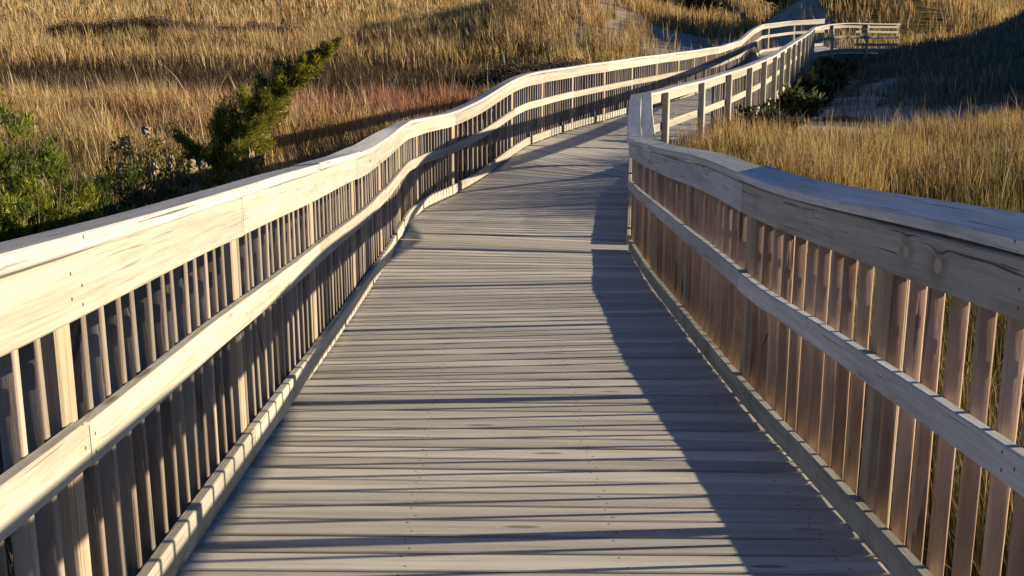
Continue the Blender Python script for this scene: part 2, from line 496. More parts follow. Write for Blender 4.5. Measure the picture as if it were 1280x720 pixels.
add_boards(right, 'bottom_rail', R2, [], 0.0, 0.037, 0.008, 0.104, M_rail, seed=18, s0=0.07, rise=lambda q: -0.07 * min(1, q / R2.len))
post_slim = post_mesh('post', 0.089, 0.07, -0.30, 1.022); post_slim.materials.append(M_post)
add_posts(right, R1, list(jr) + [R1.len - 0.5], me=post_slim)
add_posts(right, R2, [0.45, 2.4, 4.6])
add_balusters(right, R1, 0.06, R1.len - 0.3, list(jr) + [R1.len - 0.5], lambda q: q > sR(1.9), pitch=0.165, lat=BW + 0.0235, src_me=bal_red)
add_balusters(right, R2, 0.5, R2.len - 0.1, [0.45, 2.4, 4.6], lambda q: False, src_me=bal_red)

# --- right railing beyond the kink: three rails on outer posts, no balusters
far = empty('railing', (5.68, 26.8, -0.70))
tag(far, 'open three rail timber railing without balusters, curving right behind the grass to the dune', 'railing', 'timber railings of the boardwalk')
jf = np.arange(1.0, R3.len - 0.3, 1.95)
sc = R3.s_of_y(42.9)
add_boards(far, 'handrail_cap', R3, jf[2::2], -0.016, 0.128, 1.032, 1.070, M_cap, seed=21, tilts=lambda q: R(2))
add_boards(far, 'top_rail', R3, jf[1::2], 0.0, 0.037, 0.90, 1.024, M_rail, seed=22)
add_boards(far, 'mid_rail', R3, jf[1::2], 0.0, 0.037, 0.515, 0.62, M_rail, seed=23)
add_boards(far, 'bottom_rail', R3, jf[2::2], 0.0, 0.037, 0.02, 0.16, M_rail, seed=24)
add_boards(far, 'kick_board', R3, [], 0.002, 0.037, 0.25, 0.35, M_rail, seed=25, s0=R3.len - 2.2)
add_boards(far, 'kick_board', R3, [], 0.002, 0.037, 0.72, 0.80, M_rail, seed=26, s0=R3.len - 2.2)
post_pale = post_me.copy(); post_pale.materials.clear(); post_pale.materials.append(M_rail)
add_posts(far, R3, jf, me=post_pale)
add_balusters(far, R3, R3.s_of_y(19.4), R3.s_of_y(42.0), [], lambda q: True, pitch=0.15, lat=-0.024)

# ------------------------------------------------------------------ boardwalk: planks, beams, support posts
pairs = [(LL.s_of_y(y), R1.s_of_y(y)) for y in (-3.0, 2.0, 6.0, 9.0, 11.5)]
off2 = R1.len; off3 = R1.len + R2.len
pairs += [(LL.s_of_y(14.2), off2 + R2.s_of_y(13.6)), (LL.s_of_y(16.6), off2 + R2.s_of_y(15.5)), (LL.s_of_y(18.4), off3 + R3.s_of_y(17.0)), (LL.s_of_y(20.0), off3 + R3.s_of_y(18.4)),
          (LL.s_of_y(22.4), off3 + R3.s_of_y(20.8)), (LL.s_of_y(28), off3 + R3.s_of_y(27.0)), (LL.s_of_y(33), off3 + R3.s_of_y(32.2)), (LL.s_of_y(42), off3 + R3.s_of_y(41.2)),
          (LL.s_of_y(46.0), off3 + R3.s_of_y(42.9)), (LL.len, off3 + R3.s_of_y(45.4))]
def Rat(q):
    if q < off2: return R1.at(q)
    if q < off3: return R2.at(q - off2)
    return R3.at(q - off3)
pl = np.array(pairs)
def edge_pts(lq):
    rq = np.interp(lq, pl[:, 0], pl[:, 1])
    a, na = LL.at(lq); b, nb = Rat(rq)
    a = a + np.r_[na * 0.033, 0]; b = b + np.r_[nb * 0.033, 0]
    return a, b
V, F, U, RN = [], [], [], []
q = 0.0
PW, GAP = 0.132, 0.0155
while q < LL.len - 0.15:
    g = GAP * random.uniform(0.6, 1.5)
    a0, b0 = edge_pts(q); a1, b1 = edge_pts(q + PW)
    jl_, jr_ = random.uniform(-.012, .004), random.uniform(-.012, .004)
    zj = random.gauss(0, .0006); roll = random.gauss(0, .0006); skew = random.gauss(0, .0015)
    T = 0.036; c = 0.004
    ring = []
    for (e0, e1, jj, dirn) in ((a0, a1, jl_, -1), (b0, b1, jr_, 1)):
        ax = (b0 - a0); ax = ax / np.linalg.norm(ax)
        ext = ax * jj * dirn
        w = (e1 - e0); wl = np.linalg.norm(w); wd = w / max(wl, 1e-6)
        wl = max(wl, 0.05)
        for (lw, lz) in ((0, -T), (0, -c), (c, 0), (wl - c, 0), (wl, -c), (wl, -T)):
            off = wd * (lw + skew * dirn)
            pt = e0 + off + ext
            ring.append((pt[0], pt[1], pt[2] + lz + zj + roll * (1 if lw > wl / 2 else -1)))
    b_ = len(V); V += ring
    Lk = float(np.linalg.norm(b0 - a0))
    pv = (0, 0.032, 0.036, 0.036 + wl - 2 * c, 0.04 + wl, 0.072 + wl)
    for j in range(5):
        F.append((b_ + j, b_ + 6 + j, b_ + 7 + j, b_ + j + 1))
        U += [(0, pv[j]), (Lk, pv[j]), (Lk, pv[j + 1]), (0, pv[j + 1])]
    F.append((b_ + 5, b_ + 11, b_ + 6, b_)); U += [(0, .2), (Lk, .2), (Lk, .3), (0, .3)]
    F.append(tuple(b_ + j for j in range(6))); U += [(0, v_) for v_ in pv]
    F.append(tuple(b_ + 11 - j for j in range(6))); U += [(0, v_) for v_ in pv]
    RN += [random.random()] * 8
    q += PW + g
deck_me = bpy.data.meshes.new('deck_planks')
deck_me.from_pydata(V, [], F); fix(deck_me, U, np.array(RN))
walk = empty('boardwalk', (0, 3.0, 0.13))
tag(walk, 'weathered grey plank boardwalk dipping and winding between its railings towards the dunes', 'boardwalk')
add_part('deck', deck_me, walk, M_deck)
for ln in (LL, R1, R2, R3):
    add_part('side_beam', sweep_mesh('side_beam', ln, 0.02, ln.len - 0.02, -0.10, -0.06, -0.28, -0.04, seed=31), walk, M_beam)
M_sup = M_beam
for ln, ss in ((LL, np.arange(1.2, LL.len, 2.44)), (R1, np.arange(1.2, R1.len, 2.44)), (R2, (0.3, 2.6, 5.0)), (R3, np.arange(1.0, R3.len - 3, 1.95))):
    for s_ in ss:
        p, n = ln.at(float(s_))
        me = post_mesh('support_post', 0.14, 0.14, -2.4, -0.05)
        o = place(me, 'support_post', walk, (p[0] - n[0] * 0.18, p[1] - n[1] * 0.18, p[2]), math.atan2(n[1], n[0]))
        if not me.materials: me.materials.append(M_sup)

# ------------------------------------------------------------------ terrain
def _hash(ix, iy, seed):
    h = (ix.astype(np.int64) * 374761393 + iy.astype(np.int64) * 668265263 + seed * 1442695041) & 0x7fffffff
    h = ((h ^ (h >> 13)) * 1274126177) & 0x7fffffff
    return ((h ^ (h >> 16)) & 0xffff) / 65535.0
def vnoise(x, y, sc, seed=0):
    x = np.asarray(x, float) / sc; y = np.asarray(y, float) / sc
    ix, iy = np.floor(x), np.floor(y)
    fx, fy = x - ix, y - iy
    fx = fx * fx * (3 - 2 * fx); fy = fy * fy * (3 - 2 * fy)
    a = _hash(ix, iy, seed); b = _hash(ix + 1, iy, seed); c = _hash(ix, iy + 1, seed); d = _hash(ix + 1, iy + 1, seed)
    return a + (b - a) * fx + (c - a) * fy + (a - b - c + d) * fx * fy
def sst(x, a, b):
    t = np.clip((np.asarray(x, float) - a) / (b - a), 0, 1)
    return t * t * (3 - 2 * t)

_cy = np.r_[-60, -3, 11.5, 14, 16.5, 18.2, 20, 22, 25, 27.6, 32.5, 37.5, 41.5, 45, 60, 90, 300]
_cx = np.r_[0.1, 0.1, 0.05, 0.2, 0.85, 1.4, 1.95, 2.6, 3.9, 4.9, 6.5, 8.1, 9.3, 10.6, 12.5, 15, 25]
def pathx(y): return np.interp(y, _cy, _cx)
_path = np.array([((LL.at(s_)[0] + Rat(np.interp(s_, pl[:, 0], pl[:, 1]))[0]) / 2) for s_ in np.linspace(0, LL.len, 260)])
def dpath(x, y):
    x = np.asarray(x, float).ravel(); y = np.asarray(y, float).ravel()
    out = np.empty(len(x))
    for i in range(0, len(x), 20000):
        dx = x[i:i + 20000, None] - _path[None, :, 0]; dy = y[i:i + 20000, None] - _path[None, :, 1]
        out[i:i + 20000] = np.sqrt((dx * dx + dy * dy).min(1))
    return out

def ground(x, y):
    x = np.asarray(x, float); y = np.asarray(y, float)
    yl = y + 3.0 * (vnoise(x, y, 9, 3) - .5) + 0.06 * (x + 8)
    hl = np.interp(yl, (-60, 10, 15, 19, 22.5, 26, 32, 48, 58, 75, 95, 120, 160, 300),
                   (-1.0, -1.05, -1.12, -1.02, -.80, -1.0, -1.75, -1.85, -1.6, -1.0, -.2, 1.2, 4.2, 15))
    hl = hl + 0.35 * (vnoise(x, y, 6, 5) - .5) * sst(y, 12, 30)
    # the golden slope beside the far bend
    hl = hl + 2.6 * np.exp(-((x - 3.5) / 6.5) ** 2 - ((y - 72) / 11) ** 2)
    yr = y + 1.2 * (vnoise(x, y, 5, 8) - .5)
    hr = np.interp(yr, (-60, 5, 10, 14, 17.5, 20, 26, 34, 45, 56, 64, 80, 120, 160, 300),
                   (-1.2, -1.2, -1.1, -.70, -.56, -.78, -.95, -1.2, -1.4, -1.1, -.75, -.1, 2.0, 4.5, 15))
    hr = hr + 0.25 * (vnoise(x, y, 4, 9) - .5)
    xr = x + 1.6 * (vnoise(x, y, 7, 12) - .5) - 0.03 * (y - 36)
    ridge = np.interp(xr, (8.2, 10.5, 12.5, 15, 17.5, 20.5, 24, 30, 45), (0, .22, .6, 1.1, 1.6, 3.0, 4.6, 4.4, 2.5))  # high crest at right, out of view, shaped to shade the slope
    hr = hr + ridge * sst(y, 20, 28) * (1 - sst(y, 44, 53))
    hr = hr + 2.9 * np.exp(-((x - 19) / 6.0) ** 2 - ((y - 65) / 5.0) ** 2)
    w = sst(x - pathx(y), -2.5, 2.5)
    return hl * (1 - w) + hr * w + 0.10 * (vnoise(x, y, 1.7, 21) - .5)

def sandiness(x, y):
    n = vnoise(x, y, 2.3, 31); n2 = vnoise(x, y, .9, 33)
    off = x - pathx(y)
    a = sst(off, .8, 2.2) * sst(y + 3.0 * (n - .5), 20.8, 22.6) * (1 - sst(x + 3.5 * (n - .5), 9.8, 12.0)) * (1 - .8 * sst(n2, .6, .7)) * (1 - sst(y, 50, 54))
    b = sst(x, 5.2, 7.5) * (1 - sst(x, 14.5, 17)) * sst(y, 51, 54) * (1 - sst(y, 64, 68))
    c = np.exp(-((x - 4.8) / 3.6) ** 2 - ((y - 66) / 7) ** 2) * sst(n2 * .6 + n * .4, .42, .58) * 1.2
    d = np.exp(-((x - 5.9) / .8) ** 2 - ((y - 18.6) / 1.0) ** 2)
    return np.clip(np.maximum.reduce([a, b, c, d]), 0, 1)

def grid(x0, x1, y0, y1, nx, ny, xw=1.0):
    tx = np.linspace(-1, 1, nx); tx = np.sign(tx) * np.abs(tx) ** xw
    xs = (x0 + x1) / 2 + tx * (x1 - x0) / 2
    ty = np.linspace(0, 1, ny) ** 1.7
    ys = y0 + ty * (y1 - y0)
    X, Y = np.meshgrid(xs, ys)
    return X, Y
X, Y = grid(-330, 340, -40, 420, 330, 330, 1.9)
Z = ground(X, Y)
ny, nx = X.shape
Vv = np.stack([X.ravel(), Y.ravel(), Z.ravel()], 1)
idx = np.arange(nx * ny).reshape(ny, nx)
Q = np.stack([idx[:-1, :-1], idx[:-1, 1:], idx[1:, 1:], idx[1:, :-1]], -1).reshape(-1, 4)

def mesh_np(name, V, F, smooth=False):
    me = bpy.data.meshes.new(name)
    k = F.shape[1]
    me.vertices.add(len(V)); me.vertices.foreach_set('co', np.asarray(V, np.float32).ravel())
    me.loops.add(F.size); me.loops.foreach_set('vertex_index', F.astype(np.int32).ravel())
    me.polygons.add(len(F)); me.polygons.foreach_set('loop_start', np.arange(0, F.size, k, dtype=np.int32))
    me.update(calc_edges=True)
    if smooth: me.polygons.foreach_set('use_smooth', np.ones(len(F), bool))
    return me
gme = mesh_np('ground', Vv, Q, True)
at = gme.attributes.new('sand', 'FLOAT', 'POINT'); at.data.foreach_set('value', sandiness(X.ravel(), Y.ravel()).astype(np.float32))
k = NT('ground_soil_and_sand')
pos = k.n('ShaderNodeNewGeometry').outputs['Position']
sa = k.n('ShaderNodeAttribute', attribute_name='sand').outputs['Fac']
n1_ = k.noise(pos, 0.9, 6, 0.65); n2_ = k.noise(pos, 9.0, 5, 0.7); n3_ = k.noise(pos, 0.18, 4, 0.6)
soil = k.mix(k.ramp(n2_, .3, .7), (0.055, 0.037, 0.018), (0.19, 0.13, 0.055))
soil = k.mix(k.ramp(n3_, .4, .65, 0, .6), soil, (0.15, 0.12, 0.04))
sand = k.mix(k.ramp(n1_, .3, .7), (0.27, 0.235, 0.185), (0.42, 0.365, 0.28))
sand = k.mix(k.ramp(n2_, .56, .74, 0, .55), sand, (0.14, 0.105, 0.06))
k.put(k.b.inputs['Base Color'], k.mix(k.ramp(k.math('ADD', sa, k.math('MULTIPLY', k.math('SUBTRACT', n1_, .5), .6)), .35, .6), soil, sand))
k.b.inputs['Roughness'].default_value = 0.95
k.b.inputs['Specular IOR Level'].default_value = 0.1
bp = k.n('ShaderNodeBump'); bp.inputs['Strength'].default_value = 0.7; bp.inputs['Distance'].default_value = 0.06
k.put(bp.inputs['Height'], k.math('ADD', k.noise(pos, 3.0, 6, .6), k.math('MULTIPLY', n2_, .3)))
k.t.links.new(bp.outputs[0], k.b.inputs['Normal'])
g = add_part('ground', gme, None, k.m)
tag(g, kind='structure')

# ------------------------------------------------------------------ leaf / blade material (colour per blade in attribute 'tint')
def leaf_mat(name, rough=0.7, trans=0.35):
    k = NT(name)
    c = k.n('ShaderNodeAttribute', attribute_name='tint').outputs['Color']
    d = k.n('ShaderNodeBsdfDiffuse'); t = k.n('ShaderNodeBsdfTranslucent')
    k.put(d.inputs[0], c); k.put(t.inputs[0], c)
    m = k.n('ShaderNodeMixShader'); m.inputs[0].default_value = trans
    k.t.links.new(d.outputs[0], m.inputs[1]); k.t.links.new(t.outputs[0], m.inputs[2])
    gl = k.n('ShaderNodeBsdfGlossy'); gl.inputs['Roughness'].default_value = 0.45
    k.put(gl.inputs[0], (1, 1, 1))
    m2 = k.n('ShaderNodeMixShader'); m2.inputs[0].default_value = 0.012
    k.t.links.new(m.outputs[0], m2.inputs[1]); k.t.links.new(gl.outputs[0], m2.inputs[2])
    k.t.links.new(m2.outputs[0], k.out.inputs['Surface'])
    return k.m
M_grass = leaf_mat('dry_grass_blades')
M_leaf = leaf_mat('evergreen_leaves', trans=0.4)

def set_tint(me, cols):
    at = me.color_attributes.new('tint', 'FLOAT_COLOR', 'POINT')
    c = np.ones((len(cols), 4), np.float32); c[:, :3] = cols
    at.data.foreach_set('color', c.ravel())

def blades(name, x, y, h, w, col, lean=0.24, tipcol=None, mat=None, zoff=-0.03, wind=(-0.10, -0.04)):
    """one mesh of grass: each blade a bent ribbon of two quads and a tip"""
    n = len(x)
    z = ground(x, y) + zoff
    az = rng.uniform(0, 2 * np.pi, n)
    dx, dy = np.cos(az), np.sin(az)
    la = rng.uniform(0, 2 * np.pi, n); lm = np.abs(rng.normal(0, lean, n))
    lx = np.cos(la) * lm + wind[0] * rng.uniform(.3, 1.3, n); ly = np.sin(la) * lm + wind[1]
    P = np.empty((n, 7, 3), np.float32)
    for lv, (t, ws) in enumerate(((0.0, 1.0), (0.4, .95), (0.75, .6))):
        cx = x + lx * h * t * t; cy = y + ly * h * t * t; cz = z + h * t * (1 - 0.12 * lm * t)
        hw = w * ws * .5
        P[:, lv * 2, 0] = cx - dx * hw; P[:, lv * 2, 1] = cy - dy * hw; P[:, lv * 2, 2] = cz
        P[:, lv * 2 + 1, 0] = cx + dx * hw; P[:, lv * 2 + 1, 1] = cy + dy * hw; P[:, lv * 2 + 1, 2] = cz
    P[:, 6, 0] = x + lx * h; P[:, 6, 1] = y + ly * h; P[:, 6, 2] = z + h * (1 - .12 * lm)
    b = (np.arange(n) * 7)[:, None]
    T = np.concatenate([b + np.array([[0, 1, 3]]), b + np.array([[0, 3, 2]]), b + np.array([[2, 3, 5]]), b + np.array([[2, 5, 4]]), b + np.array([[4, 5, 6]])], 0)
    me = mesh_np(name, P.reshape(-1, 3), T)
    C = np.empty((n, 7, 3), np.float32)
    tip = col * 1.15 if tipcol is None else tipcol
    for i, f in enumerate((0, 0, .35, .35, .8, .8, 1.0)):
        C[:, i] = col * (1 - f) + tip * f
    set_tint(me, C.reshape(-1, 3))
    return add_part(name, me, None, mat or M_grass)

def scatter(n, y0, y1, xa, xb, power=1.0):
    """n random points with y0<y<y1 (denser near) and xa(y)<x<xb(y)"""
    y = y0 + (y1 - y0) * rng.random(n) ** power
    f = rng.random(n)
    return xa(y) + (xb(y) - xa(y)) * f, y
pal = lambda n, *cs: np.array(cs, float)[rng.integers(0, len(cs), n)] * rng.uniform(.75, 1.25, (n, 1))
GOLD = [(.415, .275, .10), (.36, .225, .072), (.47, .335, .14), (.31, .19, .06), (.40, .26, .10)]
DRY = [(.30, .19, .065), (.25, .15, .045), (.37, .25, .10)]
GREEN = [(.19, .17, .045), (.25, .20, .055), (.15, .145, .04)]
BROWN = [(.062, .042, .028), (.08, .052, .03), (.05, .034, .026), (.13, .085, .04)]
RUST = [(.26, .085, .04), (.22, .07, .04), (.30, .12, .05)]

def accept(x, y, dens):
    keep = rng.random(len(x)) < dens
    return x[keep], y[keep]

# --- left field
parts = []
def left_field(n, y0, y1, wbase, hbase, margin=.22, power=1.0):
    x, y = scatter(n, y0, y1, lambda y: -(.427 + margin) * y - 3.0, lambda y: pathx(y) + 0 * y, power)
    d = dpath(x, y)
    s = sandiness(x, y)
    clump = vnoise(x, y, .55, 40) * .35 + vnoise(x, y, 1.3, 41) * .35 + vnoise(x, y, 3.6, 42) * .3
    dens = np.clip((clump - .30) * 3.4, .06, 1) * (d > 1.55) * (1 - .93 * s)
    kk = rng.random(n) < dens
    x, y, clump = x[kk], y[kk], clump[kk]
    return x, y, clump
def field_obj(name, sets, label, cat):
    xs, ys, hs, ws, cs, ts = [np.concatenate(z_) for z_ in zip(*sets)]
    o = blades(name, xs, ys, hs, ws, cs, tipcol=ts)
    tag(o, label, cat, kind='stuff')
    return o

shade_band = lambda x, y: sst(y + 3.5 * (vnoise(x, y, 7, 51) - .5), 29.5, 33) * (1 - sst(y + 6 * (vnoise(x, y, 9, 52) - .5), 53, 59)) * (1 - .75 * sst(x, -1.0, 2.5))
def gold_set(n, y0, y1, wb, hb, power=1.0):
    x, y, cl = left_field(n, y0, y1, wb, hb, power=power)
    bb = shade_band(x, y)
    k_ = rng.random(len(x)) > bb * .88
    x, y, cl = x[k_], y[k_], cl[k_]
    m = len(x)
    c = pal(m, *GOLD)
    mixd = (vnoise(x, y, 4.2, 61) > .58) & (rng.random(m) < .65)
    c[mixd] = pal(int(mixd.sum()), *DRY)
    gr = (vnoise(x, y, 3.0, 62) > .70) & (rng.random(m) < .5)
    c[gr] = pal(int(gr.sum()), *GREEN)
    ru = (np.exp(-((x + 2.6) / 3.2) ** 2 - ((y - 25.0) / 3.2) ** 2) > rng.random(m) * .8)
    c[ru] = pal(int(ru.sum()), *RUST)
    low = np.exp(-((x + 4.2) / 2.2) ** 2 - ((y - 14.5) / 3.0) ** 2)
    h = hb * (0.25 + 1.3 * cl) * rng.uniform(.5, 1.25, m) * (1 - .45 * low)
    tall = rng.random(m) < .035
    h[tall] *= 1.38
    w = wb * rng.uniform(.6, 1.4, m) * (1 + .0 * y)
    tip = np.clip(c * 1.2 + .03, 0, .8); tip[tall] = np.array((.62, .50, .30))
    return x, y, h, w, c, tip
near_sets = [gold_set(26000, 1.5, 9.6, .009, .55), gold_set(70000, 9.5, 20, .009, .62), gold_set(112000, 18, 31, .014, .72)]
field_obj('marsh_grass', near_sets, 'tall golden dry marsh grass in the field left of the boardwalk', 'grass')
far_sets = [gold_set(115000, 50, 80, .032, .95), gold_set(85000, 76, 150, .075, 1.1)]
field_obj('marsh_grass', far_sets, 'pale gold far marsh grass beyond the shade-dark grass, reaching the top edge', 'grass')
# grass in the hollow, its shade put into a dark brown colour
x, y, cl = left_field(130000, 27, 62, .03, .6)
bb = shade_band(x, y); k_ = rng.random(len(x)) < bb
x, y, cl = x[k_], y[k_], cl[k_]; m = len(x)
o = blades('shade_tinted_grass', x, y, .62 * (.5 + .9 * cl) * rng.uniform(.5, 1.2, m), .022 * rng.uniform(.6, 1.5, m), pal(m, *BROWN), lean=.5)
tag(o, 'low grass tinted dark brown for shade, filling the hollow between two stands of golden grass', 'shade_tinted_grass', kind='stuff')

# --- right mound and dunes
def right_set(n, y0, y1, wb, hb, xb, cfun, dens=None, xmin=1.25):
    x, y = scatter(n, y0, y1, lambda y: pathx(y) + xmin, lambda y: xb * y + 2.0)
    d = dpath(x, y); s = sandiness(x, y)
    cl = vnoise(x, y, .45, 70) * .35 + vnoise(x, y, 1.0, 71) * .35 + vnoise(x, y, 2.8, 72) * .3
    p = np.clip((cl - .28) * 3.4, .06, 1) * (d > 1.22) * (1 - .90 * s)
    if dens is not None: p = p * dens(x, y)
    kk = rng.random(n) < p
    x, y, cl = x[kk], y[kk], cl[kk]; m = len(x)
    c = cfun(x, y, m)
    h = hb * (.2 + 1.4 * cl) * rng.uniform(.45, 1.25, m)
    h = h * np.where(y < 9.5, 1.0, np.where(y < 13.2, .55, 1.0)) * (1 - .5 * (y < 13.0) * (y > 9.5) * (x < 2.6))
    tall = (rng.random(m) < .02) & (y > 9.5); h[tall] *= 1.5
    tip = np.clip(c * 1.25 + .02, 0, .8); tip[tall] = np.array((.60, .48, .28))
    return x, y, h, wb * rng.uniform(.6, 1.4, m), c, tip
def mound_col(x, y, m):
    c = pal(m, *GOLD)
    gsel = rng.random(m) < (.28 + .7 * sst(vnoise(x, y, 1.6, 81), .36, .6)) * (1 - .65 * sst(y, 16.2, 17.8))
    c[gsel] = pal(int(gsel.sum()), (.17, .145, .038), (.105, .10, .03), (.24, .19, .055))
    dsel = rng.random(m) < .15
    c[dsel] = pal(int(dsel.sum()), *DRY)
    return c
def shrub_col(x, y, m): return pal(m, (.11, .125, .075), (.16, .145, .09), (.09, .105, .075), (.24, .20, .12))
def near_col(x, y, m):
    c = pal(m, (.16, .145, .04), (.11, .11, .032), (.24, .19, .055), (.09, .075, .035))
    gsel = rng.random(m) < .25
    c[gsel] = pal(int(gsel.sum()), *GOLD)
    return c
field_obj('dune_grass', [right_set(84000, 8.5, 21.5, .008, .50, .60, mound_col), right_set(40000, 1.0, 9.5, .007, .95, .55, near_col, xmin=2.0)], 'yellow green beach grass on the mound right of the boardwalk', 'grass')
dd = lambda x, y: np.maximum(sst(x + 5.0 * (vnoise(x, y, 2.4, 91) - .5), 8.6, 11.0), .8 * sst(vnoise(x, y, 1.6, 93), .62, .72)) * (1 - sst(ground(x, y), 2.0, 2.6) * .0)
field_obj('scrub', [right_set(100000, 21, 54, .026, .30, .68, shrub_col, dd)], 'dark green scrub covering the shaded dune slope at the right', 'scrub')
field_obj('dune_grass', [right_set(60000, 53, 110, .045, .8, .55, mound_col, lambda x, y: 1 - .8 * np.exp(-((x - 19) / 5) ** 2 - ((y - 63) / 4) ** 2))],
          'golden grass on the far sunlit dunes behind the shaded slope', 'grass')

# ------------------------------------------------------------------ trees and shrubs
def tube(path, radii, n=7):
    V, F = [], []
    path = [Vector(p) for p in path]
    for i, p in enumerate(path):
        t = (path[min(i + 1, len(path) - 1)] - path[max(i - 1, 0)]).normalized()
        a = t.orthogonal().normalized(); b = t.cross(a)
        for j in range(n):
            th = 2 * math.pi * j / n
            V.append(p + (a * math.cos(th) + b * math.sin(th)) * radii[i])
    for i in range(len(path) - 1):
        for j in range(n):
            F.append((i * n + j, i * n + (j + 1) % n, (i + 1) * n + (j + 1) % n, (i + 1) * n + j))
    F.append(tuple(range(n - 1, -1, -1))); F.append(tuple((len(path) - 1) * n + j for j in range(n)))
    return V, F
def tubes_mesh(name, lst, mat, parent):
    V, F = [], []
    for pth, rad in lst:
        v, f = tube(pth, rad)
        b = len(V); V += [tuple(q_) for q_ in v]; F += [tuple(b + i for i in ff) for ff in f]
    me = bpy.data.meshes.new(name); me.from_pydata(V, [], F)
    for p in me.polygons: p.use_smooth = True
    return add_part(name, me, parent, mat)
kb = NT('bark')
kbp = kb.n('ShaderNodeTexCoord').outputs['Object']
kb.put(kb.b.inputs['Base Color'], kb.mix(kb.noise(kbp, 24, 5, .7), (.06, .042, .03), (.17, .125, .09)))
kb.b.inputs['Roughness'].default_value = .9
M_bark = kb.m

def leaves(name, centres, dirs, n_per, size, spread, palette, parent, aspect=.3, droop=0.0):
    """sprays: around each centre n_per thin leaf-sized kites, pointing mostly along dirs"""
    C = np.repeat(np.asarray(centres, float), n_per, 0)
    D = np.repeat(np.asarray(dirs, float), n_per, 0)
    n = len(C)
    C = C + rng.normal(0, 1, (n, 3)) * (np.repeat(np.asarray(spread, float).reshape(-1, 1) * np.ones((len(centres), 1)), n_per, 0))
    d = D + rng.normal(0, .55, (n, 3)); d[:, 2] -= droop
    d /= np.linalg.norm(d, axis=1)[:, None]
    s_ = np.cross(d, rng.normal(0, 1, (n, 3))); s_ /= np.linalg.norm(s_, axis=1)[:, None]
    L = size * rng.uniform(.6, 1.4, (n, 1)); Wd = L * aspect * .5
    P = np.stack([C, C + d * L * .45 + s_ * Wd, C + d * L, C + d * L * .45 - s_ * Wd], 1)
    F = (np.arange(n) * 4)[:, None] + np.array([[0, 1, 2, 3]])
    me = mesh_np(name, P.reshape(-1, 3), F)
    cc = np.repeat(pal(len(centres), *palette), n_per, 0) * rng.uniform(.8, 1.25, (n, 1))
    set_tint(me, np.repeat(cc, 4, 0))
    return add_part(name, me, parent, M_leaf)
JUN = [(.28, .265, .035), (.21, .21, .032), (.38, .33, .045), (.09, .11, .022), (.15, .16, .028)]
OLIVE = [(.20, .165, .05), (.15, .125, .042), (.27, .21, .08), (.11, .10, .035)]

def gz(x, y): return float(ground(np.array([x]), np.array([y]))[0])

# leaning juniper behind the left railing
bx_, by_ = -3.75, 13.0
bz = gz(bx_, by_)
jt = empty('juniper', (bx_, by_, bz))
tag(jt, 'wind-bent green juniper leaning right above the left railing, tapering to a point', 'tree')
tip = Vector((-1.95, 13.4, 1.17)); base = Vector((bx_, by_, bz - .1))
trunk = []
for i in range(12):
    t = i / 11
    trunk.append(base.lerp(tip, t) + Vector((-.16 * math.sin(t * 3.14), 0, .16 * math.sin(t * 3.14))))
limbs = [(trunk, [.065 * (1 - t / 11) + .008 for t in range(12)])]
axis = (tip - base).normalized()
rj = random.Random(5)
groups = []
for i in range(120):
    t = .14 + .86 * (i / 120) ** .85
    p = trunk[min(10, int(t * 11))].lerp(trunk[min(11, int(t * 11) + 1)], t * 11 - int(t * 11))
    prof = (.95 + .6 * max(0, .35 - t)) * min(1, t * 4) * (1 - t) ** .8 + .02
    a = rj.uniform(0, 2 * math.pi)
    side = Vector((0, math.cos(a), math.sin(a)))
    side = (side - axis * side.dot(axis)).normalized()
    L = prof * rj.choice((.35, .5, .65, .8, 1.0, 1.15))
    d = (axis * rj.uniform(.75, 1.3) + side * .8 + Vector((0, 0, .25))).normalized()
    e = p + d * L
    limbs.append(([p, p.lerp(e, .5) + Vector((0, 0, .012)), e], [.012 * (1.1 - t), .007, .003]))
    cs, ds, sp = [], [], []
    for j in range(max(3, int(L * 26))):
        f = rj.uniform(.25, 1.02)
        cs.append(tuple(p.lerp(e, f))); ds.append(tuple(d)); sp.append((.012 + .075 * prof) * (1.25 - .8 * f))
    groups.append((cs, ds, sp))
for i in range(20):                       # low boughs spreading from the foot
    t = rj.uniform(.12, .42)
    p = trunk[int(t * 11)]
    sgn = rj.choice((-1, -1, 1))
    d = Vector((sgn * rj.uniform(.5, 1.0), rj.uniform(-.3, .5), rj.uniform(.25, .75))).normalized()
    L = rj.uniform(.35, .75)
    e = p + d * L
    limbs.append(([p, p.lerp(e, .5) + Vector((0, 0, -.02)), e], [.012, .008, .003]))
    n_ = int(L * 24)
    groups.append(([tuple(p.lerp(e, .3 + .7 * (j + rj.random()) / n_)) for j in range(n_)], [tuple((d + Vector((0, 0, .3))).normalized())] * n_, [.05 - .03 * j / n_ for j in range(n_)]))
groups.append(groups.pop(119))
for j in range(10):
    groups[-1][0].append(tuple(trunk[10].lerp(tip + axis * .10, j / 9))); groups[-1][1].append(tuple(axis)); groups[-1][2].append(.010)
tubes_mesh('trunk', limbs, M_bark, jt)
allc = [c for g_ in groups for c in g_[0]]; alld = [c for g_ in groups for c in g_[1]]; alls = [c for g_ in groups for c in g_[2]]
leaves('crown', allc, alld, 62, .06, alls, JUN, jt, aspect=.12)

